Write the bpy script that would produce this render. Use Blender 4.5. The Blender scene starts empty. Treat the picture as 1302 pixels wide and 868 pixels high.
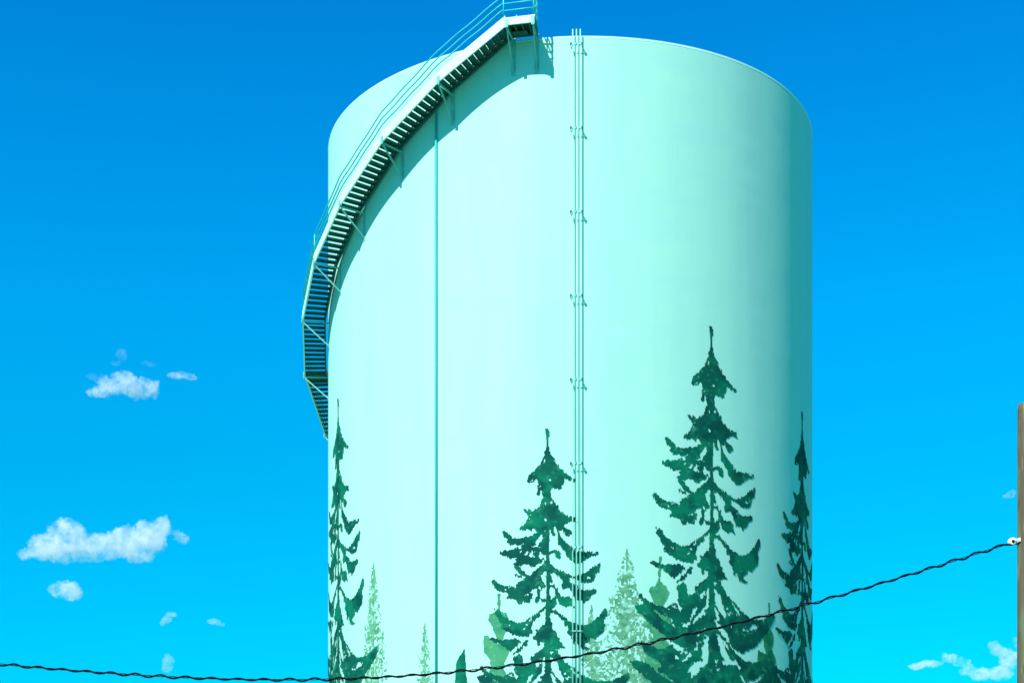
import bpy, bmesh, math, random
import numpy as np
from mathutils import Vector, Matrix
random.seed(7)
rng = np.random.default_rng(11)
R_ = math.radians
scene = bpy.context.scene

# ------------------------------------------------------------------ camera
FPX, CX, CY, IW, IH = 1816.7, 599.75, 992.4, 1302.0, 868.0     # photograph: focal length, principal point, size
EYE = 1.6
cam_d = bpy.data.cameras.new("camera")
cam = bpy.data.objects.new("camera", cam_d)
scene.collection.objects.link(cam)
cam.location = (0, 0, EYE)
cam.rotation_euler = (R_(90), 0, 0)
cam_d.sensor_width = 36.0
cam_d.lens = FPX / IW * 36.0
cam_d.shift_x = (IW / 2 - CX) / IW
cam_d.shift_y = (CY - IH / 2) / IW
cam_d.clip_start = 0.1
cam_d.clip_end = 20000
scene.camera = cam

# ------------------------------------------------------------------ light
SUN_AZ, SUN_EL = -36.0, 47.5        # degrees: from the camera's back (-Y) towards +X; height
sdir = Vector((math.sin(R_(SUN_AZ)) * math.cos(R_(SUN_EL)), -math.cos(R_(SUN_AZ)) * math.cos(R_(SUN_EL)), math.sin(R_(SUN_EL))))
sun_d = bpy.data.lights.new("sun", 'SUN')
sun = bpy.data.objects.new("sun", sun_d)
scene.collection.objects.link(sun)
sun.rotation_euler = (-sdir).to_track_quat('-Z', 'Y').to_euler()
sun_d.energy = 4.3
sun_d.angle = R_(0.5)
sun_d.color = (1.0, 0.97, 0.93)

world = bpy.data.worlds.new("World")
scene.world = world
world.use_nodes = True
nt = world.node_tree
for n in list(nt.nodes):
    nt.nodes.remove(n)
N = nt.nodes.new
out = N('ShaderNodeOutputWorld')
bg = N('ShaderNodeBackground')
sky = N('ShaderNodeTexSky')
sky.sky_type = 'NISHITA'
sky.sun_disc = False
sky.sun_elevation = R_(SUN_EL)
sky.sun_rotation = math.atan2(sdir.x, sdir.y)
sky.altitude = 600
sky.air_density = 1.0
sky.dust_density = 0.4
sky.ozone_density = 2.0
tc = N('ShaderNodeTexCoord')
sep = N('ShaderNodeSeparateXYZ')
nt.links.new(tc.outputs['Generated'], sep.inputs[0])
ramp = N('ShaderNodeValToRGB')
nt.links.new(sep.outputs['Z'], ramp.inputs['Fac'])
SKY = [(0.0, (0.0, .44, .60)), (0.078, (0.0, .455, .65)), (0.21, (0.0, .573, .74)), (0.31, (0.0, .677, .93)), (0.40, (0.0, .656, .99)), (0.478, (0.0, .61, 1.0)), (1.0, (0.02, .60, .85))]
el = ramp.color_ramp.elements
while len(el) < len(SKY):
    el.new(0.5)
for e, (p, c) in zip(el, SKY):
    e.position = p
    e.color = (*c, 1)
mul = N('ShaderNodeMix')
mul.data_type = 'RGBA'
mul.blend_type = 'MULTIPLY'
mul.inputs[0].default_value = 1.0
nt.links.new(sky.outputs[0], mul.inputs[6])
nt.links.new(ramp.outputs[0], mul.inputs[7])
nt.links.new(mul.outputs[2], bg.inputs['Color'])
bg.inputs['Strength'].default_value = 0.15
nt.links.new(bg.outputs[0], out.inputs['Surface'])

vs = scene.view_settings
vs.view_transform = 'Standard'
vs.look = 'None'
vs.exposure = 0.6
vs.gamma = 1.0
vs.use_curve_mapping = False
scene.cycles.volume_bounces = 3
scene.cycles.max_bounces = 8

# ------------------------------------------------------------------ helpers
TR = 9.0                              # tank radius
TC = Vector((0.402488 * TR, 6.0 * TR, 0.0))
TH = 2.6055 * TR + EYE                # rim height

def cyl(r, th, z):
    return Vector((TC.x + r * math.sin(th), TC.y - r * math.cos(th), z))

def wall(u, v):
    """Point of the photograph -> (angle, height) on the tank wall."""
    dx, dz = (u - CX) / FPX, (CY - v) / FPX
    a = dx * dx + 1
    b = -2 * (dx * TC.x + TC.y)
    c = TC.x ** 2 + TC.y ** 2 - TR ** 2
    s = (-b - math.sqrt(max(0.0, b * b - 4 * a * c))) / (2 * a)
    return math.atan2(dx * s - TC.x, TC.y - s), dz * s + EYE

def at(u, v, Y):
    return Vector(((u - CX) / FPX * Y, Y, (CY - v) / FPX * Y + EYE))

class MB:
    def __init__(self):
        self.v, self.f = [], []
    def add(self, vs_, fs):
        o = len(self.v)
        self.v += [tuple(p) for p in vs_]
        self.f += [tuple(i + o for i in f) for f in fs]
    def hexa(self, p):                 # eight corners: bottom ring, top ring
        self.add(p, [(3, 2, 1, 0), (4, 5, 6, 7), (0, 1, 5, 4), (1, 2, 6, 5), (2, 3, 7, 6), (3, 0, 4, 7)])
    def sector(self, r0, r1, a0, a1, z0, z1, z0b=None, z1b=None):
        z0b = z0 if z0b is None else z0b
        z1b = z1 if z1b is None else z1b
        self.hexa([cyl(r0, a0, z0), cyl(r1, a0, z0), cyl(r1, a1, z0b), cyl(r0, a1, z0b),
                   cyl(r0, a0, z1), cyl(r1, a0, z1), cyl(r1, a1, z1b), cyl(r0, a1, z1b)])
    def box(self, c, ax, ay, az):      # centre and three half-axes
        self.hexa([c - ax - ay - az, c + ax - ay - az, c + ax + ay - az, c - ax + ay - az,
                   c - ax - ay + az, c + ax - ay + az, c + ax + ay + az, c - ax + ay + az])
    def bar(self, a, b, w, h=None, up=Vector((0, 0, 1))):
        h = w if h is None else h
        d = (b - a)
        s = d.cross(up)
        s = s.normalized() if s.length > 1e-6 else Vector((1, 0, 0))
        u = s.cross(d).normalized()
        self.box((a + b) / 2, d / 2, s * w / 2, u * h / 2)
    def tube(self, pts, r, seg=8, cap=True):
        rings = []
        rr = r if hasattr(r, '__len__') else [r] * len(pts)
        ref = None
        vs_ = []
        for i, p in enumerate(pts):
            d = (pts[min(i + 1, len(pts) - 1)] - pts[max(i - 1, 0)]).normalized()
            if ref is None:
                ref = d.orthogonal().normalized()
            ref = (ref - d * ref.dot(d)).normalized()
            b = d.cross(ref)
            for k in range(seg):
                t = 2 * math.pi * k / seg
                vs_.append(p + (ref * math.cos(t) + b * math.sin(t)) * rr[i])
        fs = []
        for i in range(len(pts) - 1):
            for k in range(seg):
                k2 = (k + 1) % seg
                fs.append((i * seg + k, i * seg + k2, (i + 1) * seg + k2, (i + 1) * seg + k))
        if cap:
            fs.append(tuple(range(seg))[::-1])
            fs.append(tuple(range((len(pts) - 1) * seg, len(pts) * seg)))
        self.add(vs_, fs)
    def lathe(self, o, axis, prof, seg=24):     # prof: (distance along axis, radius)
        axis = axis.normalized()
        x = axis.orthogonal().normalized()
        y = axis.cross(x)
        vs_ = [o + axis * h + (x * math.cos(2 * math.pi * k / seg) + y * math.sin(2 * math.pi * k / seg)) * r for h, r in prof for k in range(seg)]
        fs = []
        for i in range(len(prof) - 1):
            for k in range(seg):
                k2 = (k + 1) % seg
                fs.append((i * seg + k, i * seg + k2, (i + 1) * seg + k2, (i + 1) * seg + k))
        self.add(vs_, fs + [tuple(range(seg))[::-1], tuple(range((len(prof) - 1) * seg, len(prof) * seg))])
    def build(self, name, mat, parent=None, smooth=False):
        me = bpy.data.meshes.new(name)
        me.from_pydata(self.v, [], self.f)
        me.update()
        bm = bmesh.new()
        bm.from_mesh(me)
        bmesh.ops.recalc_face_normals(bm, faces=bm.faces)
        bm.to_mesh(me)
        bm.free()
        if smooth:
            for p in me.polygons:
                p.use_smooth = True
        me.materials.append(mat)
        o = bpy.data.objects.new(name, me)
        scene.collection.objects.link(o)
        if parent is not None:
            o.parent = parent
            o.matrix_parent_inverse = parent.matrix_world.inverted()
        return o

def tag(o, label=None, cat=None, group=None, kind=None):
    for k, v in (('label', label), ('category', cat), ('group', group), ('kind', kind)):
        if v:
            o[k] = v
    return o

def empty(name, loc):
    o = bpy.data.objects.new(name, None)
    scene.collection.objects.link(o)
    o.location = loc
    o.matrix_world = Matrix.Translation(Vector(loc))
    return o

def mat(name, col, rough=0.6, noise=None, bump=None, metallic=0.0, spec=0.5):
    """noise: (scale xyz, second colour, low, high, detail); bump: (scale xyz, strength, distance)"""
    m = bpy.data.materials.new(name)
    m.use_nodes = True
    t = m.node_tree
    b = t.nodes['Principled BSDF']
    b.inputs['Base Color'].default_value = (*col, 1)
    b.inputs['Roughness'].default_value = rough
    b.inputs['Metallic'].default_value = metallic
    b.inputs['Specular IOR Level'].default_value = spec
    tcn = t.nodes.new('ShaderNodeTexCoord')
    def nz(scale, detail=4.0):
        mp = t.nodes.new('ShaderNodeMapping')
        mp.inputs['Scale'].default_value = scale
        t.links.new(tcn.outputs['Object'], mp.inputs[0])
        n = t.nodes.new('ShaderNodeTexNoise')
        n.inputs['Scale'].default_value = 1.0
        n.inputs['Detail'].default_value = detail
        t.links.new(mp.outputs[0], n.inputs['Vector'])
        return n
    last = None
    for sc, c2, lo, hi, det in (noise or []):
        n = nz(sc, det)
        mr = t.nodes.new('ShaderNodeMapRange')
        mr.inputs['From Min'].default_value = lo
        mr.inputs['From Max'].default_value = hi
        t.links.new(n.outputs['Fac'], mr.inputs['Value'])
        mx = t.nodes.new('ShaderNodeMix')
        mx.data_type = 'RGBA'
        t.links.new(mr.outputs[0], mx.inputs[0])
        if last is None:
            mx.inputs[6].default_value = (*col, 1)
        else:
            t.links.new(last, mx.inputs[6])
        mx.inputs[7].default_value = (*c2, 1)
        last = mx.outputs[2]
    if last is not None:
        t.links.new(last, b.inputs['Base Color'])
    if bump:
        n = nz(bump[0])
        bp = t.nodes.new('ShaderNodeBump')
        bp.inputs['Strength'].default_value = bump[1]
        bp.inputs['Distance'].default_value = bump[2]
        t.links.new(n.outputs['Fac'], bp.inputs['Height'])
        t.links.new(bp.outputs[0], b.inputs['Normal'])
    return m

AQUA = (0.395, 0.755, 0.585)
M_shell = mat('aqua_tank_paint', AQUA, 0.55, [((.6, .6, .05), (.345, .69, .56), .44, .68, 6), ((3, 3, .35), (.37, .72, .58), .5, .8, 6), ((.3, .3, 1.1), (.375, .73, .595), .5, .7, 3)],
              bump=((.35, .35, .45), .25, .05), spec=.3)
M_rim = mat('pale_rim_paint', (.62, .93, .80), 0.45, [((2, 2, 2), (.5, .85, .7), .5, .8, 4)])
M_steel = mat('aqua_steel_paint', (.40, .86, .74), 0.45, [((1.5, 1.5, 1.5), (.32, .74, .62), .45, .75, 5), ((9, 9, 3), (.25, .5, .4), .66, .74, 6)])
M_fascia = mat('pale_stringer_paint', (.60, .92, .82), 0.45, [((2, 2, 2), (.50, .84, .73), .45, .75, 5), ((8, 8, 2), (.35, .6, .5), .66, .76, 6)])
M_tread = mat('shade_dark_stair_steel', (.03, .15, .12), 0.6, [((6, 6, 6), (.02, .10, .08), .4, .7, 5)])  # near-black base: shade of the stair undersides put into the colour
M_rail = mat('teal_rail_paint', (.02, .62, .62), 0.4, [((4, 4, 4), (.01, .50, .50), .4, .7, 4)])
M_pipe = mat('teal_downpipe_paint', (.0, .50, .44), 0.75, [((4, 4, .5), (.0, .42, .37), .4, .7, 4)])
M_conduit = mat('aqua_conduit_paint', (.36, .82, .68), 0.45, [((4, 4, .6), (.30, .74, .60), .4, .7, 4)])
M_brace = mat('shaded_teal_brace_paint', (.20, .58, .50), 0.5, [((3, 3, 3), (.14, .44, .38), .4, .7, 5)])  # teal darkened: shade under the stair put into the brace colour
M_dark = mat('dark_clamp_steel', (.01, .12, .10), 0.5)
M_paint_dark = mat('dark_green_mural_paint', (.0, .095, .060), 0.8,
                   [((1.0, 1.0, 1.2), (.0, .165, .085), .44, .58, 6), ((5, 5, 6), (.03, .24, .13), .58, .72, 4), ((1.4, 1.4, 1.7), (.0, .065, .05), .50, .62, 5)], spec=.1)
M_paint_olive = mat('olive_green_mural_paint', (.065, .30, .14), 0.8, [((3, 3, 3), (.03, .25, .12), .45, .6, 6), ((9, 9, 9), (.09, .38, .20), .58, .68, 4)], spec=.1)
M_paint_fir = mat('pale_green_fir_paint', (.13, .36, .20), 0.8, [((8, 8, 8), (.07, .26, .13), .48, .62, 5), ((5, 5, 5), (.26, .58, .42), .55, .65, 4)], spec=.1)
M_paint_mid = mat('mid_green_mural_paint', (.02, .25, .09), 0.65, [((3, 3, 3), (.01, .17, .07), .45, .6, 6)], spec=.1)
M_concrete = mat('concrete', (.34, .34, .31), 0.9, [((1, 1, 1), (.25, .25, .23), .4, .7, 6)])
M_grass = mat('dry_grass', (.04, .21, .10), 1.0, [((.02, .02, .02), (.06, .25, .11), .4, .65, 8)])
M_cable = mat('black_cable_jacket', (.006, .004, .010), 0.8, spec=.12)
M_messenger = mat('messenger_wire', (.006, .005, .010), 0.8, spec=.12)
M_porcelain = mat('white_porcelain', (.80, .78, .74), 0.2, [((20, 20, 20), (.6, .58, .54), .55, .75, 4)])
M_wood = mat('weathered_pole_wood', (.115, .078, .038), 0.9,
             [((9, 9, .7), (.12, .09, .045), .42, .56, 8), ((14, 14, 1.2), (.30, .22, .13), .56, .68, 6), ((5, 5, .9), (.12, .16, .07), .52, .64, 8), ((25, 25, 1.5), (.05, .035, .025), .60, .68, 5)],
             bump=((16, 16, .8), .8, .02))

# ------------------------------------------------------------------ ground
g = MB()
g.lathe(Vector((0, 40, 0)), Vector((0, 0, 1)), [(-1.0, 6000), (0, 6000)], 96)
tag(g.build('ground', M_grass), kind='structure')

# ------------------------------------------------------------------ water tank
tank = empty('water_tank', (TC.x, TC.y, 0))
tag(tank, 'tall pale aqua steel water tank with painted spruce trees and curved outside staircase', 'water tank')

s = MB()
seg = 256
zs = [0.0] + [i * 2.4 for i in range(1, 11)] + [TH]
vv = [cyl(TR, 2 * math.pi * k / seg, z) for z in zs for k in range(seg)]
ff = [(i * seg + k, i * seg + (k + 1) % seg, (i + 1) * seg + (k + 1) % seg, (i + 1) * seg + k) for i in range(len(zs) - 1) for k in range(seg)]
s.add(vv, ff)
s.build('shell', M_shell, tank, smooth=True)

s = MB()
o = Vector((TC.x, TC.y, 0))
s.lathe(o, Vector((0, 0, 1)), [(TH - .075, TR + .001), (TH - .07, TR + .005), (TH - .03, TR + .006), (TH + .006, TR - .02), (TH + .006, TR - .06)], seg)
s.build('rim', M_rim, tank, smooth=False)
s = MB()
s.lathe(o, Vector((0, 0, 1)), [(TH - .04, TR - .06), (TH - .02, TR - .1), (TH + .05, TR * .7), (TH + .16, TR * .35), (TH + .22, .02)], 128)
s.build('roof', M_shell, tank, smooth=True)
s = MB()
s.lathe(o, Vector((0, 0, 1)), [(-.3, TR + .45), (.25, TR + .45), (.28, TR + .40), (.28, TR - .2)], 128)
s.build('concrete_base', M_concrete, tank)

# ---- staircase: a helix of straight bays on knee brackets
RO = 1.1085 * TR          # outer stringer at the brackets
RI = TR + .125            # inner stringer at the brackets
BAY = [(-15.0, 2.602), (-28.0, 2.455), (-41.0, 2.308), (-54.0, 2.152), (-66.5, 2.012), (-79.5, 1.866), (-91.0, 1.702), (-94.8, 1.692), (-108.0, 1.530)]
sl = .0114
a_, z_ = -108.0, 1.530
while z_ * TR + EYE > .45:
    a_ -= 13.0
    z_ -= sl * 13.0
    if z_ * TR + EYE < .3:
        a_ += ((.3 - EYE) / TR - z_) / sl
        z_ = (.3 - EYE) / TR
        BAY.append((a_, z_))
        break
    BAY.append((a_, z_))
BAY = [(R_(a), z * TR + EYE) for a, z in BAY]

def zat(th):
    for (a0, z0), (a1, z1) in zip(BAY, BAY[1:]):
        if a1 <= th <= a0:
            return z0 + (z1 - z0) * (th - a0) / (a1 - a0)
    return BAY[0][1] if th > BAY[0][0] else BAY[-1][1]

def chord(th, r):
    for (a0, _), (a1, _) in zip(BAY, BAY[1:]):
        if a1 <= th <= a0:
            m = (a0 + a1) / 2
            return r * math.cos((a0 - a1) / 2) / math.cos(th - m)
    return r

def stringer(mb, r, inward, h):
    web = .022 * inward
    fl = .05 * inward
    prof = [(0, 0), (0, h), (fl, h), (fl, h - .018), (web, h - .018), (web, .018), (fl, .018), (fl, 0)]
    n = len(prof)
    vs_ = []
    for a, z in BAY:
        for dr, dz in prof:
            vs_.append(cyl(r + dr, a, z + dz))
    fs = []
    for i in range(len(BAY) - 1):
        for k in range(n):
            k2 = (k + 1) % n
            fs.append((i * n + k, i * n + k2, (i + 1) * n + k2, (i + 1) * n + k))
    fs += [tuple(range(n)), tuple(range((len(BAY) - 1) * n, len(BAY) * n))[::-1]]
    mb.add(vs_, fs)

m = MB()
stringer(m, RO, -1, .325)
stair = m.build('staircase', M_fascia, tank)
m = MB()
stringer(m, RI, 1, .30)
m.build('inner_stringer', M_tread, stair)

STEP = .1205
treads = []
z = BAY[0][1] + .12
th = BAY[0][0]
zt = BAY[0][1] - .02
def th_of(z):
    for (a0, z0), (a1, z1) in zip(BAY, BAY[1:]):
        if z1 <= z <= z0 and z0 - z1 > .12:
            return a0 + (a1 - a0) * (z0 - z) / (z0 - z1)
    return None
while zt > BAY[-1][1] + .1:
    a = th_of(zt)
    if a is not None:
        treads.append((a, zt + .17))
    zt -= STEP

def tread(mb, a, z):
    r0 = chord(a, RI) + .03
    r1 = chord(a, RO) - .03
    er = Vector((math.sin(a), -math.cos(a), 0))
    et = Vector((math.cos(a), math.sin(a), 0))
    c = cyl((r0 + r1) / 2, a, z)
    hr = er * (r1 - r0) / 2
    up = Vector((0, 0, 1))
    mb.box(c, hr, et * .112, up * .008)
    for s_ in (-1, 1):
        mb.box(c + et * s_ * .106 - up * .026, hr, et * .006, up * .018)
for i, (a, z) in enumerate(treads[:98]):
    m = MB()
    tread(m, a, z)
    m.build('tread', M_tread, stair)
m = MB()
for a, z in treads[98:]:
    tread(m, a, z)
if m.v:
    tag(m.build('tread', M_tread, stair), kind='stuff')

# short intermediate landing
(a0, z0), (a1, z1) = BAY[6], BAY[7]
m = MB()
m.sector(RI + .03, RO - .03, a0 - R_(.15), a1 + R_(.15), z0 + .10, z0 + .17, z1 + .10, z1 + .17)
m.sector(RI + .03, RO - .03, a0 - R_(.1), a0 - R_(.5), z0 + .01, z0 + .098)
m.sector(RI + .03, RO - .03, a1 + R_(.5), a1 + R_(.1), z1 + .01, z1 + .098)
m.build('landing', M_tread, stair)

# knee brackets
def knee(a, z, drop=.86, rout=None):
    m = MB()
    rout = rout or RO
    er = Vector((math.sin(a), -math.cos(a), 0))
    m.bar(cyl(TR + .012, a, z - .038), cyl(rout + .03, a, z - .025), .045, .045)
    m.bar(cyl(rout - .05, a, z - .075), cyl(TR + .02, a, z - drop), .042, .042, up=er)
    m.box(cyl(TR + .008, a, z - drop * .5), er * .006, Vector((math.cos(a), math.sin(a), 0)) * .07, Vector((0, 0, 1)) * (drop * .5 + .12))
    m.box(cyl(rout + .012, a, z + .05), er * .010, Vector((math.cos(a), math.sin(a), 0)) * .05, Vector((0, 0, 1)) * .13)
    return m.build('support_bracket', M_brace, stair)
for i, (a, z) in enumerate(BAY[:-1]):
    if i in (0, 7):
        continue
    knee(a, z)

# top platform
PA0, PA1 = R_(-15.0), R_(-9.65)
PZ0, PZ1 = 2.6055 * TR + EYE, 2.6305 * TR + EYE
m = MB()
m.sector(RO - .05, RO, PA0 + .001, PA1, PZ0 + .002, PZ1 + .002)
m.build('platform_fascia', M_fascia, stair)
m = MB()
m.sector(TR + .16, RO - .055, PA0, PA1, PZ1 - .05, PZ1 - .01)
m.sector(TR + .14, TR + .20, PA0, PA1, PZ0, PZ1 - .055)
for a in (PA0 + .002, PA1 - .006):
    m.sector(TR + .205, RO - .055, a, a + .006, PZ0 - .01, PZ1 - .055)
for k in (1, 2, 3):
    a = PA0 + (PA1 - PA0) * k / 4
    m.sector(TR + .205, RO - .055, a, a + .005, PZ0 + .06, PZ1 - .055)
m.sector(TR + .205, TR + .45, PA0 + .009, PA0 + .06, PZ0 + .02, PZ0 + .05)
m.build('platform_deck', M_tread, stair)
knee(PA0 + .004, PZ0 - .004, 1.0)
knee(PA1 - .006, PZ0 - .004, 1.0)

# rails and posts
OFF = (.215, .435, .665)
def smooth_z(th):
    return zat(th) + .355
RR = RO - .03
for k, off in enumerate(OFF):
    pts = []
    a = BAY[0][0] - .004
    while a > BAY[-1][0]:
        pts.append(cyl(chord(a, RR), a, smooth_z(a) + off + .012 * math.sin(a * 60 + k)))
        a -= R_(1.3)
    m = MB()
    m.tube(pts, .021, 8)
    m.build('handrail', M_rail, stair, smooth=True)
for off in (.235, .455, .70, .95):
    m = MB()
    m.tube([cyl(RR, PA0 - .004, PZ1 + off), cyl(RR, PA1 - .004, PZ1 + off), cyl(RR - .03, PA1, PZ1 + off), cyl(TR + .25, PA1, PZ1 + off)], .021, 8)
    m.build('handrail', M_rail, stair, smooth=True)
def post(p, h, r=.026):
    m = MB()
    m.tube([p, p + Vector((0, 0, h))], r, 8)
    m.build('rail_post', M_rail, stair, smooth=True)
post(cyl(RR, PA0 - .006, PZ1), .97)
post(cyl(RR, PA1 - .004, PZ1), .97)
post(cyl(TR + .25, PA1 - .003, PZ1), .97)
post(cyl(TR + .6, PA1 - .003, PZ1), .97, .02)
post(cyl(TR + .22, PA0 + .02, PZ1), .45, .026)
for i in (4, 6):
    post(cyl(RR, BAY[i][0], BAY[i][1] + .33), .70, .022)

# three conduits with stand-off brackets, and a downpipe
cu = (728.2, 733.0, 737.8)
RC = TR + .13
CA = []
for u in cu:
    t = 0.0
    for _ in range(30):       # angle at radius RC that the column u sees
        Y = TC.y - RC * math.cos(t)
        X = (u - CX) / FPX * Y
        t = math.asin((X - TC.x) / RC)
    CA.append(t)
for t in CA:
    m = MB()
    m.tube([cyl(RC, t, .1), cyl(RC, t, TH * .5), cyl(RC, t, TH + .14)], .019, 10)
    m.build('conduit', M_conduit, tank, smooth=True)
zb = EYE + (CY - 56.5) / FPX * (TC.y - RC)
while zb > 1:
    m = MB()
    a0, a1 = CA[0] - .011, CA[2] + .011
    a0, a1 = CA[0] - .0065, CA[2] + .0065
    m.sector(RC + .034, RC + .050, a0 - .002, a1 + .002, zb - .012, zb + .012)
    for a in (a0, a1):
        m.sector(TR - .01, RC + .032, a - .0014, a + .0014, zb - .014, zb + .014)
    br = m.build('pipe_bracket', M_conduit, tank)
    for a, w in ((a0, .0040), (CA[1], .0012), (a1, .0040)):
        q = MB()
        q.sector(RC + .052, RC + .062, a - w * .8, a + w * .8, zb - .05, zb + .035)
        q.build('clamp', M_dark, br)
    zb -= 106.45 / FPX * (TC.y - RC)

pa, _ = wall(555.3, 400)
m = MB()
m.tube([cyl(TR + .045, pa, .1), cyl(TR + .045, pa, TH * .5), cyl(TR + .045, pa, wall(555.3, 118)[1])], .037, 10)
m.build('downpipe', M_pipe, tank, smooth=True)

# ------------------------------------------------------------------ mural: painted trees, each a thin coat on the shell
S = 7.23125
P1, P2, P3, P4 = (820, 410), (820, 520), (820, 630), (820, 748)
def pm(panel, pts, sc=S):
    return [(panel[0] + x / sc, panel[1] + y / sc) for x, y in pts]

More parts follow.
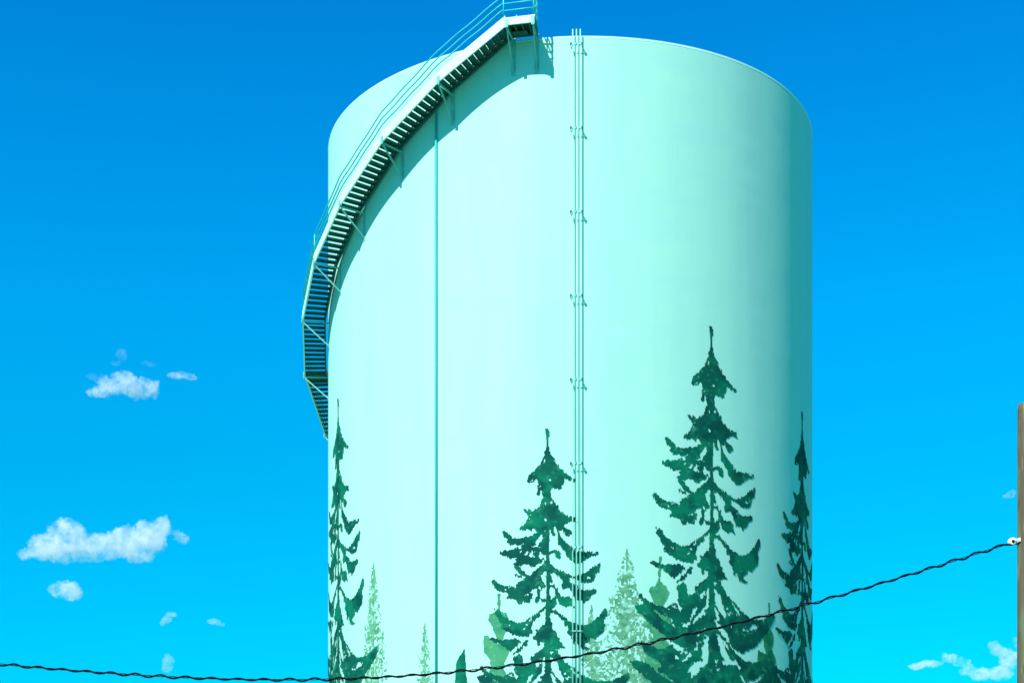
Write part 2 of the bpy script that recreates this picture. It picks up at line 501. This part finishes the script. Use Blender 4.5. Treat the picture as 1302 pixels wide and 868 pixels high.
POS = [
 pm(P1, [(598,35),(618,35),(620,80),(635,100),(628,118),(618,125),(616,215),(628,260),(640,310),(655,340),(665,380),(680,410),(700,440),(715,475),(745,510),(765,545),(795,575),(825,610),(838,628),(825,638),(800,628),(770,600),(745,595),(745,640),(725,660),(720,695),(700,690),(665,675),(645,665),(635,690),(640,740),(655,790),(660,820),(690,868),(690,900),(520,900),(520,868),(545,840),(562,800),(570,740),(565,700),(555,660),(548,680),(535,725),(522,720),(518,690),(520,650),(528,600),(525,570),(505,545),(490,570),(450,572),(428,565),(425,520),(450,500),(490,455),(520,430),(540,400),(560,370),(575,330),(585,285),(600,225),(602,125),(593,90)]),
 pm(P2, [(560,-5),(660,0),(690,60),(725,130),(765,185),(810,210),(838,215),(835,230),(855,245),(845,265),(815,255),(780,260),(755,265),(745,285),(760,320),(800,350),(820,368),(795,375),(780,400),(768,400),(745,355),(735,320),(715,330),(690,325),(680,280),(665,285),(655,310),(665,340),(672,380),(655,382),(645,345),(640,305),(620,300),(600,340),(545,310),(510,300),(490,275),(455,285),(430,270),(385,275),(360,262),(365,240),(395,225),(420,195),(445,150),(415,105),(398,50),(425,70),(440,50),(460,75),(490,85),(530,50)]),
 pm(P2, [(588,240),(625,240),(622,560),(628,720),(648,868),(645,880),(600,880),(596,600)]),
 pm(P3, [(597,-20),(645,-20),(632,60),(625,150),(640,300),(630,420),(640,480),(590,480),(590,330),(600,200),(598,80)]),
 pm(P4, [(590,-130),(635,-130),(635,0),(645,150),(635,350),(640,450),(680,590),(720,700),(900,700),(930,760),(940,868),(940,940),(500,940),(500,868),(495,740),(560,700),(585,640),(580,430),(545,350),(560,260),(545,200),(585,160)]),
 pm(P2, [(180,265),(215,255),(235,275),(265,310),(290,345),(330,360),(380,350),(440,355),(480,335),(520,320),(560,290),(590,300),(590,350),(545,350),(530,390),(510,430),(490,460),(450,450),(400,440),(360,430),(320,415),(270,415),(225,385),(240,360),(205,320),(180,290)]),
 pm(P2, [(150,485),(180,475),(210,460),(240,480),(300,465),(350,450),(380,430),(450,440),(480,480),(520,470),(545,430),(575,350),(595,350),(604,560),(560,560),(545,530),(530,570),(545,600),(575,600),(560,640),(520,660),(490,680),(460,670),(430,640),(400,640),(350,650),(345,680),(310,640),(300,625),(330,600),(290,560),(250,560),(220,530),(180,520)]),
 pm(P2, [(310,640),(350,650),(360,680),(390,710),(420,755),(440,770),(410,785),(380,760),(340,720),(310,690),(300,660)]),
 pm(P2, [(300,735),(325,735),(330,755),(310,765)]),
 pm(P2, [(335,750),(380,755),(385,778),(345,780)]),
 pm(P3, [(600,-180),(570,-135),(530,-95),(480,-60),(440,-20),(400,-15),(385,15),(350,20),(320,45),(300,75),(250,60),(200,50),(165,30),(150,25),(125,-5),(85,-25),(65,-10),(75,15),(105,45),(100,65),(130,90),(170,115),(215,130),(245,160),(215,200),(260,195),(300,200),(330,225),(350,275),(375,265),(380,240),(420,250),(445,255),(465,220),(475,180),(455,135),(480,125),(510,110),(530,110),(520,150),(515,200),(495,245),(515,270),(535,255),(540,200),(545,150),(570,115),(600,100),(575,70),(560,30),(555,-20),(565,-50),(590,-60),(600,-80)]),
 pm(P3, [(555,230),(592,230),(592,262),(555,258)]),
 pm(P2, [(690,325),(715,365),(730,410),(760,460),(790,500),(820,540),(850,560),(880,575),(920,585),(970,590),(1000,605),(985,640),(950,640),(910,665),(880,690),(840,695),(800,650),(765,610),(755,570),(735,520),(710,480),(690,480),(695,430),(690,370)]),
 pm(P2, [(615,545),(660,530),(690,530),(715,560),(725,600),(705,630),(685,600),(665,560),(640,560),(615,570)]),
 pm(P3, [(620,-145),(650,-105),(690,-60),(740,-30),(790,5),(820,30),(870,25),(920,5),(945,-30),(985,-55),(1008,-80),(1010,-50),(1005,0),(985,35),(970,90),(930,120),(900,110),(860,85),(830,60),(800,50),(790,75),(820,120),(850,130),(860,160),(900,185),(950,190),(965,180),(990,200),(980,230),(945,255),(935,290),(895,320),(870,290),(835,280),(815,220),(800,170),(775,140),(740,150),(725,110),(735,60),(705,20),(690,-5),(650,-45),(640,0),(620,-60)]),
 pm(P3, [(620,80),(665,100),(690,140),(710,190),(720,225),(760,230),(790,235),(805,260),(810,300),(825,355),(790,335),(750,340),(715,310),(700,290),(690,230),(670,180),(665,130),(640,110),(620,120)]),
 pm(P3, [(625,260),(650,230),(680,210),(685,290),(665,335),(630,350)]),
 pm(P3, [(625,340),(680,365),(720,405),(755,450),(790,495),(840,530),(890,550),(930,540),(965,520),(990,480),(1020,440),(1040,395),(1055,420),(1055,470),(1040,510),(1040,580),(1045,620),(1010,660),(985,680),(985,700),(950,690),(930,730),(900,745),(920,780),(940,800),(915,800),(885,795),(850,760),(845,735),(805,720),(810,680),(790,640),(775,600),(775,540),(750,530),(745,490),(715,440),(680,400),(625,375)]),
 pm(P3, [(600,290),(565,330),(520,370),(470,405),(430,430),(400,460),(350,465),(300,450),(260,430),(220,400),(180,360),(155,310),(130,290),(110,310),(95,345),(130,380),(150,420),(180,460),(165,500),(220,540),(260,570),(320,590),(360,610),(400,610),(430,625),(450,590),(480,580),(460,520),(480,460),(530,420),(580,345),(600,330)]),
 pm(P3, [(45,610),(80,600),(130,620),(190,640),(240,630),(290,625),(340,640),(360,650),(370,670),(330,710),(290,740),(265,755),(210,720),(160,670),(100,650),(60,625)]),
 pm(P3, [(410,640),(435,660),(420,720),(390,715),(370,760),(300,790),(280,800),(330,750),(365,720),(400,670)]),
 pm(P3, [(88,285),(108,283),(106,303),(90,303)]),
 pm(P3, [(560,490),(590,500),(590,460),(640,460),(645,530),(680,600),(710,670),(740,745),(755,765),(680,770),(640,800),(580,745),(575,690),(545,680),(530,735),(515,700),(505,665),(470,640),(475,620),(510,600),(500,555),(545,540)]),
 pm(P3, [(590,735),(540,770),(500,810),(465,840),(455,868),(470,900),(540,880),(600,830),(640,790),(650,800),(700,868),(735,880),(700,800),(670,755)]),
 pm(P3, [(300,820),(340,795),(365,800),(385,840),(385,900),(320,900)]),
 pm(P4, [(290,-30),(370,-30),(385,30),(420,60),(470,10),(500,-15),(520,0),(500,60),(500,120),(490,165),(460,180),(440,190),(420,250),(400,300),(340,340),(280,380),(260,340),(250,300),(235,270),(190,250),(150,235),(100,200),(40,180),(0,150),(-40,110),(-60,60),(-30,55),(0,90),(40,120),(90,150),(150,160),(190,180),(230,150),(270,130),(310,150),(300,110),(310,60)]),
 pm(P4, [(500,130),(545,60),(560,0),(578,0),(568,130),(530,180),(490,230),(450,270),(430,350),(420,300),(450,240),(480,190)]),
 pm(P4, [(620,-40),(700,-20),(730,30),(770,80),(830,130),(860,180),(910,230),(960,265),(1000,280),(1060,290),(1110,285),(1110,320),(1050,340),(990,330),(950,380),(900,360),(890,400),(905,455),(880,440),(860,380),(800,370),(770,350),(720,300),(740,260),(720,200),(700,120),(680,60),(650,10),(625,0)]),
 pm(P4, [(630,140),(650,150),(745,290),(735,305),(690,260),(655,190),(630,180)]),
 pm(P4, [(520,380),(500,420),(440,490),(390,540),(330,570),(280,560),(240,510),(200,540),(160,560),(130,560),(60,520),(0,500),(-40,470),(-50,500),(0,600),(40,620),(110,650),(150,700),(100,760),(160,770),(200,790),(220,820),(250,850),(260,880),(360,880),(430,850),(420,800),(400,740),(440,700),(450,660),(470,600),(500,560),(520,490),(560,430),(580,360)]),
 pm(P4, [(670,360),(700,420),(740,460),(780,520),(820,580),(860,620),(920,660),(990,680),(1080,660),(1157,560),(1175,580),(1157,700),(1100,770),(1060,790),(1020,840),(940,850),(880,780),(860,730),(830,650),(790,610),(770,560),(740,490),(700,460),(650,390)]),
]
NEG = [
 pm(P1, [(578,345),(590,365),(600,400),(588,407),(575,380)]), pm(P1, [(620,570),(635,570),(638,588),(622,592)]), pm(P1, [(630,812),(650,812),(650,835),(630,835)]),
 pm(P1, [(583,805),(597,805),(597,825),(583,825)]), pm(P2, [(578,178),(595,178),(603,212),(585,212)]),
 pm(P2, [(470,505),(492,512),(468,575),(445,565),(445,530)]), pm(P2, [(430,495),(442,518),(415,548),(405,530)]), pm(P2, [(357,490),(375,495),(370,512),(356,508)]),
 pm(P2, [(380,410),(398,412),(396,430),(382,428)]), pm(P2, [(355,448),(374,450),(370,466),(356,464)]), pm(P2, [(300,560),(320,556),(322,575),(304,578)]),
 pm(P2, [(530,370),(560,355),(540,410),(510,440),(500,430)]), pm(P2, [(625,300),(642,320),(638,400),(680,470),(670,510),(640,470),(627,400)]),
 pm(P3, [(385,535),(412,488),(428,480),(398,540)]), pm(P3, [(240,465),(260,465),(260,485),(240,485)]), pm(P3, [(440,430),(470,425),(465,450),(445,455)]),
 pm(P3, [(228,60),(250,62),(248,82),(230,80)]), pm(P3, [(295,62),(325,62),(318,90),(297,88)]), pm(P3, [(420,160),(440,162),(438,182),(422,180)]),
 pm(P3, [(622,60),(648,62),(648,90),(626,90)]), pm(P3, [(780,35),(815,45),(870,110),(860,122),(795,65)]), pm(P3, [(925,50),(945,55),(940,78),(922,74)]),
 pm(P3, [(365,670),(400,630),(415,640),(380,690),(300,745),(270,750)]),
 pm(P4, [(800,130),(812,140),(870,225),(862,240),(820,190)]), pm(P4, [(745,165),(765,168),(762,188),(746,186)]), pm(P4, [(760,222),(780,225),(778,248),(761,244)]),
 pm(P4, [(312,168),(340,168),(338,205),(314,205)]), pm(P4, [(250,160),(280,150),(270,175)]),
 pm(P4, [(410,580),(345,665),(350,680),(425,610)]), pm(P4, [(480,480),(500,480),(475,565),(455,560)]), pm(P4, [(275,610),(302,612),(300,640),(276,638)]),
 pm(P4, [(395,745),(418,748),(414,770),(396,768)]), pm(P4, [(815,640),(845,665),(880,735),(865,742),(830,690)]), pm(P4, [(870,790),(890,800),(925,868),(910,875)]),
 pm(P4, [(640,20),(690,60),(745,260),(730,270),(655,160)]), pm(P4, [(640,170),(690,270),(680,295),(655,290)]), pm(P4, [(520,545),(560,430),(582,430),(582,640),(540,710),(520,690)]),
 pm(P4, [(655,415),(685,425),(790,670),(760,700),(700,610)]), pm(P4, [(645,650),(665,655),(662,715),(645,712)]), pm(P4, [(655,730),(685,730),(680,750),(660,748)]),
 pm(P4, [(560,5),(582,5),(578,140),(565,150)]), pm(P3, [(580,350),(592,350),(590,440),(560,480),(490,500),(480,470),(540,430)]),
]
EXT = [pm(P3, p) for p in (
 [(600,290),(540,340),(470,390),(400,440),(300,440),(200,380),(100,270),(0,230),(-60,240),(-20,300),(60,380),(150,470),(260,570),(380,640),(470,620),(500,500),(560,440),(610,380)],
 [(620,300),(700,350),(780,430),(900,500),(1000,480),(1090,380),(1160,340),(1170,400),(1110,500),(1000,640),(880,700),(780,640),(740,500),(680,420),(620,370)],
 [(590,400),(640,400),(700,560),(780,700),(820,760),(400,760),(450,680),(540,560)])]

def unwrap(poly):
    return [wall(u, v) for u, v in poly]
tip = wall(820 + 608 / S, 410 + 35 / S)
def rel(poly):
    return np.array([((a - tip[0]) * TR, z - tip[1]) for a, z in unwrap(poly)])
SPOS = [rel(p) for p in POS]
SNEG = [rel(p) for p in NEG]
ext = [rel(p) for p in EXT]
for k in (1, 2, 3, 4):
    for e in ext:
        q = e.copy()
        q[:, 0] *= 1 + .06 * k
        q[:, 1] -= 1.75 * k + .9
        SPOS.append(q)
SPOS.append(np.array([(-.35, -11), (.35, -11), (.42, -18.5), (-.42, -18.5)]))

def sdf(gx, gz, poly):
    """positive inside"""
    d = np.full(gx.shape, 1e9)
    ins = np.zeros(gx.shape, bool)
    n = len(poly)
    for i in range(n):
        ax, az = poly[i]
        bx, bz = poly[(i + 1) % n]
        ex, ez = bx - ax, bz - az
        L = ex * ex + ez * ez + 1e-12
        t = np.clip(((gx - ax) * ex + (gz - az) * ez) / L, 0, 1)
        d = np.minimum(d, (gx - ax - t * ex) ** 2 + (gz - az - t * ez) ** 2)
        if abs(ez) > 1e-12:
            c = ((az > gz) != (bz > gz)) & (gx < (bx - ax) * (gz - az) / (bz - az) + ax)
            ins ^= c
    d = np.sqrt(d)
    return np.where(ins, d, -d)

def vnoise(gx, gz, cell, seed):
    r = np.random.default_rng(seed)
    T = r.random((257, 257)) * 2 - 1
    x = gx / cell + 1000.3
    z = gz / cell + 1000.7
    xi = np.floor(x).astype(int)
    zi = np.floor(z).astype(int)
    fx = x - xi
    fz = z - zi
    fx = fx * fx * (3 - 2 * fx)
    fz = fz * fz * (3 - 2 * fz)
    xi %= 256
    zi %= 256
    return (T[xi, zi] * (1 - fx) * (1 - fz) + T[xi + 1, zi] * fx * (1 - fz) + T[xi, zi + 1] * (1 - fx) * fz + T[xi + 1, zi + 1] * fx * fz)

def field(pos, neg, x0, x1, z0, z1, cell):
    xs = np.arange(x0, x1, cell)
    zz = np.arange(z0, z1, cell)
    GX, GZ = np.meshgrid(xs, zz, indexing='ij')
    F = np.full(GX.shape, -1.0)
    def apply(poly, sign):
        pad = .12
        i0 = max(0, int((poly[:, 0].min() - pad - x0) / cell))
        i1 = min(len(xs), int((poly[:, 0].max() + pad - x0) / cell) + 1)
        j0 = max(0, int((poly[:, 1].min() - pad - z0) / cell))
        j1 = min(len(zz), int((poly[:, 1].max() + pad - z0) / cell) + 1)
        if i1 <= i0 or j1 <= j0:
            return
        sub = (slice(i0, i1), slice(j0, j1))
        d = sdf(GX[sub], GZ[sub], poly)
        F[sub] = np.maximum(F[sub], d) if sign > 0 else np.minimum(F[sub], -d)
    for p in pos:
        apply(p, 1)
    for p in neg:
        apply(p, -1)
    return GX, GZ, F

def coat(name, GX, GZ, M, a_c, z_c, scale, lift, material, cell):
    """vertical runs of the mask become strips that lie on the shell"""
    v, f = [], []
    w = cell * scale / (TR + lift)
    for i in range(M.shape[0]):
        col = M[i].astype(np.int8)
        dcol = np.diff(np.concatenate([[0], col, [0]]))
        st = np.where(dcol == 1)[0]
        en = np.where(dcol == -1)[0]
        a = a_c + GX[i, 0] * scale / TR
        for s_, e_ in zip(st, en):
            zb_ = z_c + GZ[i, s_] * scale
            zt_ = zb_ + (e_ - s_) * cell * scale
            zb_ = max(zb_, .32)
            if zt_ <= zb_ + .005:
                continue
            o_ = len(v)
            for aa in (a - w / 2, a + w / 2):
                v.append(cyl(TR + lift, aa, zb_))
                v.append(cyl(TR + lift, aa, zt_))
            f.append((o_, o_ + 2, o_ + 3, o_ + 1))
    mb = MB()
    mb.add(v, f)
    o_ = mb.build(name, material, tank)
    # normals must face outward
    me = o_.data
    if len(me.polygons):
        p = me.polygons[0]
        if (p.center - Vector((TC.x, TC.y, p.center.z))).dot(p.normal) < 0:
            me.flip_normals()
    return o_

CELL = .0125
GX, GZ, F = field(SPOS, SNEG, -3.6, 3.6, -16.3, .15, CELL)
EDGE = .024 * vnoise(GX, GZ * .8, .055, 3) + .036 * vnoise(GX, GZ * .45, .032, 4)
HOLE = (vnoise(GX, GZ, .06, 5) * .6 + vnoise(GX, GZ, .22, 6) * .6 > .78) & (F < .11)
# the trunk and the spire stay whole
core = np.abs(GX) < np.where(GZ < -3.2, .075, .03)
STENCIL = (F + EDGE * np.where(core, .2, 1) > .001) & ~(HOLE & ~core)
deg = math.degrees
spruces = [(tip[0], tip[1], 1.0, 'dark painted spruce, tallest and right of the conduits', .012),
           (wall(696, 545)[0], wall(696, 544.8)[1], .855, 'dark painted spruce crossed by the conduits', .015),
           (R_(-68.1), 1.5052 * TR + EYE, 1.0, 'dark painted spruce at the left edge, below the staircase', .012),
           (R_(60.5), 1.4218 * TR + EYE, 1.0, 'dark painted spruce in the shade at the right edge', .018)]
for a, z, sc, lab, lift in spruces:
    o_ = coat('painted_spruce', GX, GZ, STENCIL, a, z, sc, lift, M_paint_dark, CELL)
    tag(o_, lab)

# pale stippled firs
def fir(u, v, hw_per_m, lab, seed, lift=.003, dens=.0, maxw=2.4):
    a, z = wall(u, v)
    c = .0167
    xs = np.arange(-maxw, maxw, c)
    zz = np.arange(-(z - .35), .05, c)
    X, Z = np.meshgrid(xs, zz, indexing='ij')
    hw = np.minimum(hw_per_m * np.maximum(-Z, 0) ** .85 + .015, maxw)
    hw = hw * (1 + .25 * vnoise(X * .3, Z, .22, seed) + .12 * vnoise(X, Z, .09, seed + 9))
    q = 1 - np.abs(X) / hw
    n = vnoise(X, Z, .05, seed + 1) * .6 + vnoise(X, Z, .10, seed + 2) * .5 + vnoise(X, Z * .6, .35, seed + 3) * .3
    M = (q > 0) & (n + q * .55 + dens > .17)
    M |= (np.abs(X) < .022) & (Z < 0) & (Z > -9)
    tag(coat('painted_fir', X, Z, M, a, z, 1.0, lift, M_paint_fir, c), lab)
fir(797, 698, .34, 'pale stippled painted fir between the two tallest spruces', 21, maxw=1.9)
fir(475, 715, .24, 'pale stippled painted fir beside the left edge spruce', 31, maxw=1.3)
fir(540, 792, .20, 'small pale stippled painted fir left of the downpipe', 41, maxw=.8)
fir(752, 770, .18, 'faint small painted fir just right of the conduits', 51, lift=.0045, maxw=.7)

def solid(name, polys, lab, material, lift, seed=60, rough=.03):
    ps = [np.array([(a * TR, z) for a, z in unwrap(p)]) for p in polys]
    allp = np.concatenate(ps)
    c = .02
    x0, x1, z0, z1 = allp[:, 0].min() - .1, allp[:, 0].max() + .1, allp[:, 1].min(), allp[:, 1].max() + .1
    X, Z, FF = field(ps, [], x0, x1, z0, z1, c)
    M = FF + rough * vnoise(X, Z, .09, seed) > 0
    tag(coat(name, X, Z, M, 0.0, 0.0, 1.0, lift, material, c), lab)
Q = (740, 690)
solid('painted_tree', [pm(Q, [(479,88),(490,88),(488,262),(470,262)], 4.876), pm(Q, [(425,275),(450,268),(468,240),(490,240),(520,272),(540,310),(520,360),(500,400),(455,400),(430,340),(418,300)], 4.876),
                       pm(Q, [(385,395),(420,390),(540,420),(560,500),(540,560),(500,600),(460,600),(430,560),(400,510),(385,450)], 4.876),
                       pm(Q, [(430,590),(520,590),(570,700),(540,868),(600,1500),(360,1500),(400,868),(380,760)], 4.876)],
      'flat olive painted tree left of the tallest spruce', M_paint_olive, .006)
Q = (600, 748)
solid('painted_tree', [pm(Q, [(236,40),(260,40),(260,210),(236,210)]), pm(Q, [(235,200),(200,225),(160,235),(155,290),(180,340),(200,390),(230,450),(250,500),(290,470),(340,320),(320,230),(280,210)]),
                       pm(Q, [(110,435),(155,440),(165,470),(300,520),(350,560),(330,620),(305,680),(300,740),(180,740),(160,640),(120,600),(105,500)]),
                       pm(Q, [(175,735),(300,735),(330,860),(400,2100),(60,2100),(120,868)])],
      'flat olive painted tree behind the left branches of the second spruce', M_paint_olive, .006, 70)
Q = (950, 690)
solid('painted_tree', [pm(Q, [(131,375),(139,375),(137,540),(126,540)], 4.876), pm(Q, [(92,560),(110,535),(130,530),(150,545),(166,590),(150,665),(125,700),(105,650)], 4.876),
                       pm(Q, [(70,665),(105,690),(130,680),(160,680),(182,740),(155,780),(165,868),(220,1500),(60,1500),(90,868),(70,760),(60,700)], 4.876)],
      'flat mid green painted tree between the tallest spruce and the right edge spruce', M_paint_mid, .009, 80)
Q = (510, 770)
solid('painted_tree', [pm(Q, [(648,445),(660,450),(664,560),(682,760),(700,900),(760,1600),(520,1600),(560,800),(568,600),(602,530),(628,480)], 8.1375)],
      'narrow dark painted treetop just right of the downpipe', M_paint_dark, .006, 90, .02)

# ------------------------------------------------------------------ utility pole
PY = 32.0
pr = .165
pc = at(1294.4, 700, PY)
px = pc.x + pr
ptop = at(1294, 512, PY).z
pole = empty('utility_pole', (px, PY, 0))
tag(pole, 'weathered brown wooden utility pole at the right edge of the view', 'utility pole')
m = MB()
rings, nseg = 60, 28
vs_ = []
for i in range(rings + 1):
    z = ptop * i / rings
    for k in range(nseg):
        t = 2 * math.pi * k / nseg
        r = pr * (1.12 - .12 * i / rings) * (1 + .012 * math.sin(5 * t + z * .7) + .008 * random.uniform(-1, 1))
        if i == rings:
            r *= .94
        vs_.append(Vector((px + r * math.cos(t), PY + r * math.sin(t), z + (.035 * math.cos(t) if i == rings else 0))))
fs = [(i * nseg + k, i * nseg + (k + 1) % nseg, (i + 1) * nseg + (k + 1) % nseg, (i + 1) * nseg + k) for i in range(rings) for k in range(nseg)]
fs.append(tuple(range(rings * nseg, (rings + 1) * nseg)))
m.add(vs_, fs)
m.build('shaft', M_wood, pole, smooth=True)
ic = at(1287.0, 688.3, PY - .02)
m = MB()
AX = Vector((0, -1, 0))
m.lathe(ic + Vector((0, .06, 0)), AX, [(0, .034), (0, .085), (.025, .088), (.045, .062), (.075, .062), (.095, .088), (.118, .085), (.12, .034)], 24)
ins = m.build('insulator', M_porcelain, pole, smooth=True)
m = MB()
m.lathe(ic + Vector((0, .09, 0)), AX, [(0, .035), (.155, .035), (.165, .028), (.17, .012)], 12)
m.build('bolt', M_cable, ins)
m = MB()
for dy in (-.085, .085):
    m.bar(ic + Vector((.03, dy, .035)), Vector((px - pr + .015, ic.y + dy, ic.z + .035)), .014, .05)
m.bar(Vector((px - pr * .98, ic.y - .10, ic.z + .035)), Vector((px - pr * .98, ic.y + .10, ic.z + .035)), .02, .09)
m.build('clevis', M_porcelain, pole)

# ------------------------------------------------------------------ cable across the view
KN = [(-420, 815), (-200, 826), (0, 843), (60, 848.5), (150, 857), (250, 861), (330, 862.6), (400, 862.6), (500, 860), (560, 856.5), (640, 847), (740, 831), (820, 817.5), (900, 800), (960, 787), (1033, 766), (1120, 741), (1180, 722.5), (1240, 705), (1283, 690.5)]
KN = [(-900, 735), (-650, 785)] + KN
kx = np.array([k[0] for k in KN], float)
ky = np.array([k[1] for k in KN], float)
co = np.polyfit(kx[2:], ky[2:], 4)
co_end = ky[-1] - np.polyval(co, kx[-1])
def cy_at(u):
    if u > -300:
        return float(np.polyval(co, u)) + co_end * max(0, (u - 900) / 383)
    s0 = float(np.polyval(np.polyder(co), -300))
    return float(np.polyval(co, -300)) + s0 * (u + 300)
LAY = .56
ctr = []
u = -700.0
while u <= 1283:
    ctr.append(at(u, cy_at(u), PY - .08))
    u += 2.6
arc = 0.0
st1, st2 = [], []
for i, p in enumerate(ctr):
    if i:
        arc += (p - ctr[i - 1]).length
    d = (ctr[min(i + 1, len(ctr) - 1)] - ctr[max(i - 1, 0)]).normalized()
    sdx = Vector((0, 1, 0))
    upx = sdx.cross(d).normalized()
    ph = 2 * math.pi * arc / LAY + .5 * math.sin(arc * .9)
    amp = .028 * (1 + .25 * math.sin(arc * 1.7))
    st1.append(p + (upx * math.cos(ph) + sdx * math.sin(ph)) * amp)
    st2.append(p - (upx * math.cos(ph) + sdx * math.sin(ph)) * .008)
cable = empty('overhead_cable', ctr[0])
tag(cable, 'black twisted overhead cable sagging across the tank to the wooden pole', 'cable')
m = MB()
m.tube(st1, .022, 8)
m.build('insulated_strand', M_cable, cable, smooth=True)
m = MB()
m.tube(st2, .010, 6)
m.build('messenger_strand', M_messenger, cable, smooth=True)
m = MB()
m.tube([st1[-1], ic + Vector((-.02, -.03, -.075)), ic + Vector((.05, -.03, -.055)), Vector((px - pr + .0, ic.y - .03, ic.z - .045))], .02, 8)
m.build('cable_tail', M_cable, cable, smooth=True)

# ------------------------------------------------------------------ clouds: closed volumes far off
def cloud_mat(name, dens, scale, lo, hi, seed):
    m = bpy.data.materials.new(name)
    m.use_nodes = True
    t = m.node_tree
    t.nodes.clear()
    o_ = t.nodes.new('ShaderNodeOutputMaterial')
    v = t.nodes.new('ShaderNodeVolumePrincipled')
    v.inputs['Color'].default_value = (1, 1, 1, 1)
    v.inputs['Anisotropy'].default_value = -.1
    tcn = t.nodes.new('ShaderNodeTexCoord')
    n = t.nodes.new('ShaderNodeTexNoise')
    n.noise_dimensions = '4D'
    n.inputs['W'].default_value = seed
    n.inputs['Scale'].default_value = scale
    n.inputs['Detail'].default_value = 8
    n.inputs['Roughness'].default_value = .72
    mr = t.nodes.new('ShaderNodeMapRange')
    mr.inputs['From Min'].default_value = lo
    mr.inputs['From Max'].default_value = hi
    mr.inputs['To Min'].default_value = 0
    mr.inputs['To Max'].default_value = dens
    t.links.new(tcn.outputs['Object'], n.inputs['Vector'])
    t.links.new(n.outputs['Fac'], mr.inputs['Value'])
    t.links.new(mr.outputs[0], v.inputs['Density'])
    t.links.new(v.outputs[0], o_.inputs['Volume'])
    return m

CY_ = 1500.0
def ico(bm, c, rx, ry, rz):
    r = bmesh.ops.create_icosphere(bm, subdivisions=3, radius=1.0)
    for v in r['verts']:
        v.co = Vector((c.x + v.co.x * rx, c.y + v.co.y * ry, c.z + v.co.z * rz))
ctex = bpy.data.textures.new('cloud_lumps', 'CLOUDS')
ctex.noise_scale = 9.0
ctex.noise_depth = 4
ctex2 = bpy.data.textures.new('cloud_tufts', 'CLOUDS')
ctex2.noise_scale = 2.6
ctex2.noise_depth = 3
def cloud(blobs, label, dens, lo, hi, seed, disp=11.0, vox=.8, scale=.075, depth=1.0):
    """blobs: (u, v, half width px, half height px)"""
    k = CY_ / FPX
    cu_ = sum(b[0] for b in blobs) / len(blobs)
    cv_ = sum(b[1] for b in blobs) / len(blobs)
    c0 = at(cu_, cv_, CY_)
    bm = bmesh.new()
    for u, v, hw, hh in blobs:
        c = at(u, v, CY_) - c0
        ico(bm, c + Vector((0, random.uniform(-3, 3), 0)), hw * k, max(hh, hw * .6) * k * depth, hh * k)
    me = bpy.data.meshes.new('cloud')
    bm.to_mesh(me)
    bm.free()
    me.materials.append(cloud_mat('cloud_vapour', dens, scale, lo, hi, seed))
    o_ = bpy.data.objects.new('cloud', me)
    o_.location = c0
    scene.collection.objects.link(o_)
    rm = o_.modifiers.new('fuse', 'REMESH')
    rm.mode = 'VOXEL'
    rm.voxel_size = vox
    dm = o_.modifiers.new('lumps', 'DISPLACE')
    dm.texture = ctex
    dm.texture_coords = 'GLOBAL'
    dm.strength = disp
    dm.mid_level = .5
    d2 = o_.modifiers.new('tufts', 'DISPLACE')
    d2.texture = ctex2
    d2.texture_coords = 'GLOBAL'
    d2.strength = disp * .7
    d2.mid_level = .5
    tag(o_, label, 'cloud', 'small clouds low in the sky')
    return o_
cloud([(150, 490, 26, 14), (175, 492, 26, 13), (130, 497, 20, 8), (192, 497, 14, 8), (155, 481, 14, 9)], 'single puffy white cloud highest in the sky, left of the staircase', .10, .45, .62, 1.3)
cloud([(230, 477, 18, 4), (243, 481, 8, 3)], 'thin wisp just right of the highest puffy cloud', .07, .42, .60, 9.1, 4.5, .7, .12)
cloud([(85, 683, 24, 22), (62, 695, 26, 18), (35, 704, 16, 6), (108, 695, 26, 17), (140, 693, 24, 15), (124, 695, 30, 18), (165, 690, 24, 22), (190, 683, 22, 22), (205, 672, 14, 14), (228, 682, 10, 7), (80, 708, 22, 8), (175, 706, 22, 9)],
      'largest long white cloud with two humps, left of the tank', .10, .43, .62, 2.2)
cloud([(83, 750, 20, 12), (75, 747, 14, 9), (92, 754, 13, 10)], 'small round white cloud just under the largest cloud', .10, .43, .60, 3.4, 8.0)
cloud([(211, 787, 7, 5), (218, 781, 7, 3), (206, 791, 4, 4)], 'tiny curled cloud scrap left of a flat scrap', .08, .40, .58, 4.2, 4.5, .6, .15)
cloud([(272, 790, 9, 4), (280, 793, 6, 2.5)], 'tiny flat cloud scrap nearest to the tank', .08, .40, .58, 5.9, 4.5, .6, .15)
cloud([(213, 838, 8, 7), (212, 848, 8, 6)], 'small faint cloud scrap just above the cable', .05, .40, .60, 6.6, 5.5, .7, .13)
cloud([(1165, 847, 12, 5), (1185, 843, 16, 5), (1207, 836, 12, 6), (1222, 840, 13, 7), (1232, 852, 14, 7), (1250, 856, 18, 8), (1272, 855, 18, 9), (1285, 838, 14, 12), (1275, 828, 14, 7), (1263, 820, 8, 6), (1296, 816, 12, 7)],
      'ragged low cloud beside the wooden pole at the lower right', .09, .44, .60, 7.7, 7.0)
cloud([(1284, 628, 6, 5), (1279, 631, 5, 3)], 'tiny faint cloud scrap beside the top half of the wooden pole', .06, .40, .58, 8.3, 4.0, .6, .15)
cloud([(155, 452, 8, 9), (148, 462, 8, 5), (190, 462, 12, 4), (122, 478, 14, 5)], 'faint thin veil just above the highest puffy cloud', .012, .42, .64, 12.3, 6.0, .8, .10)
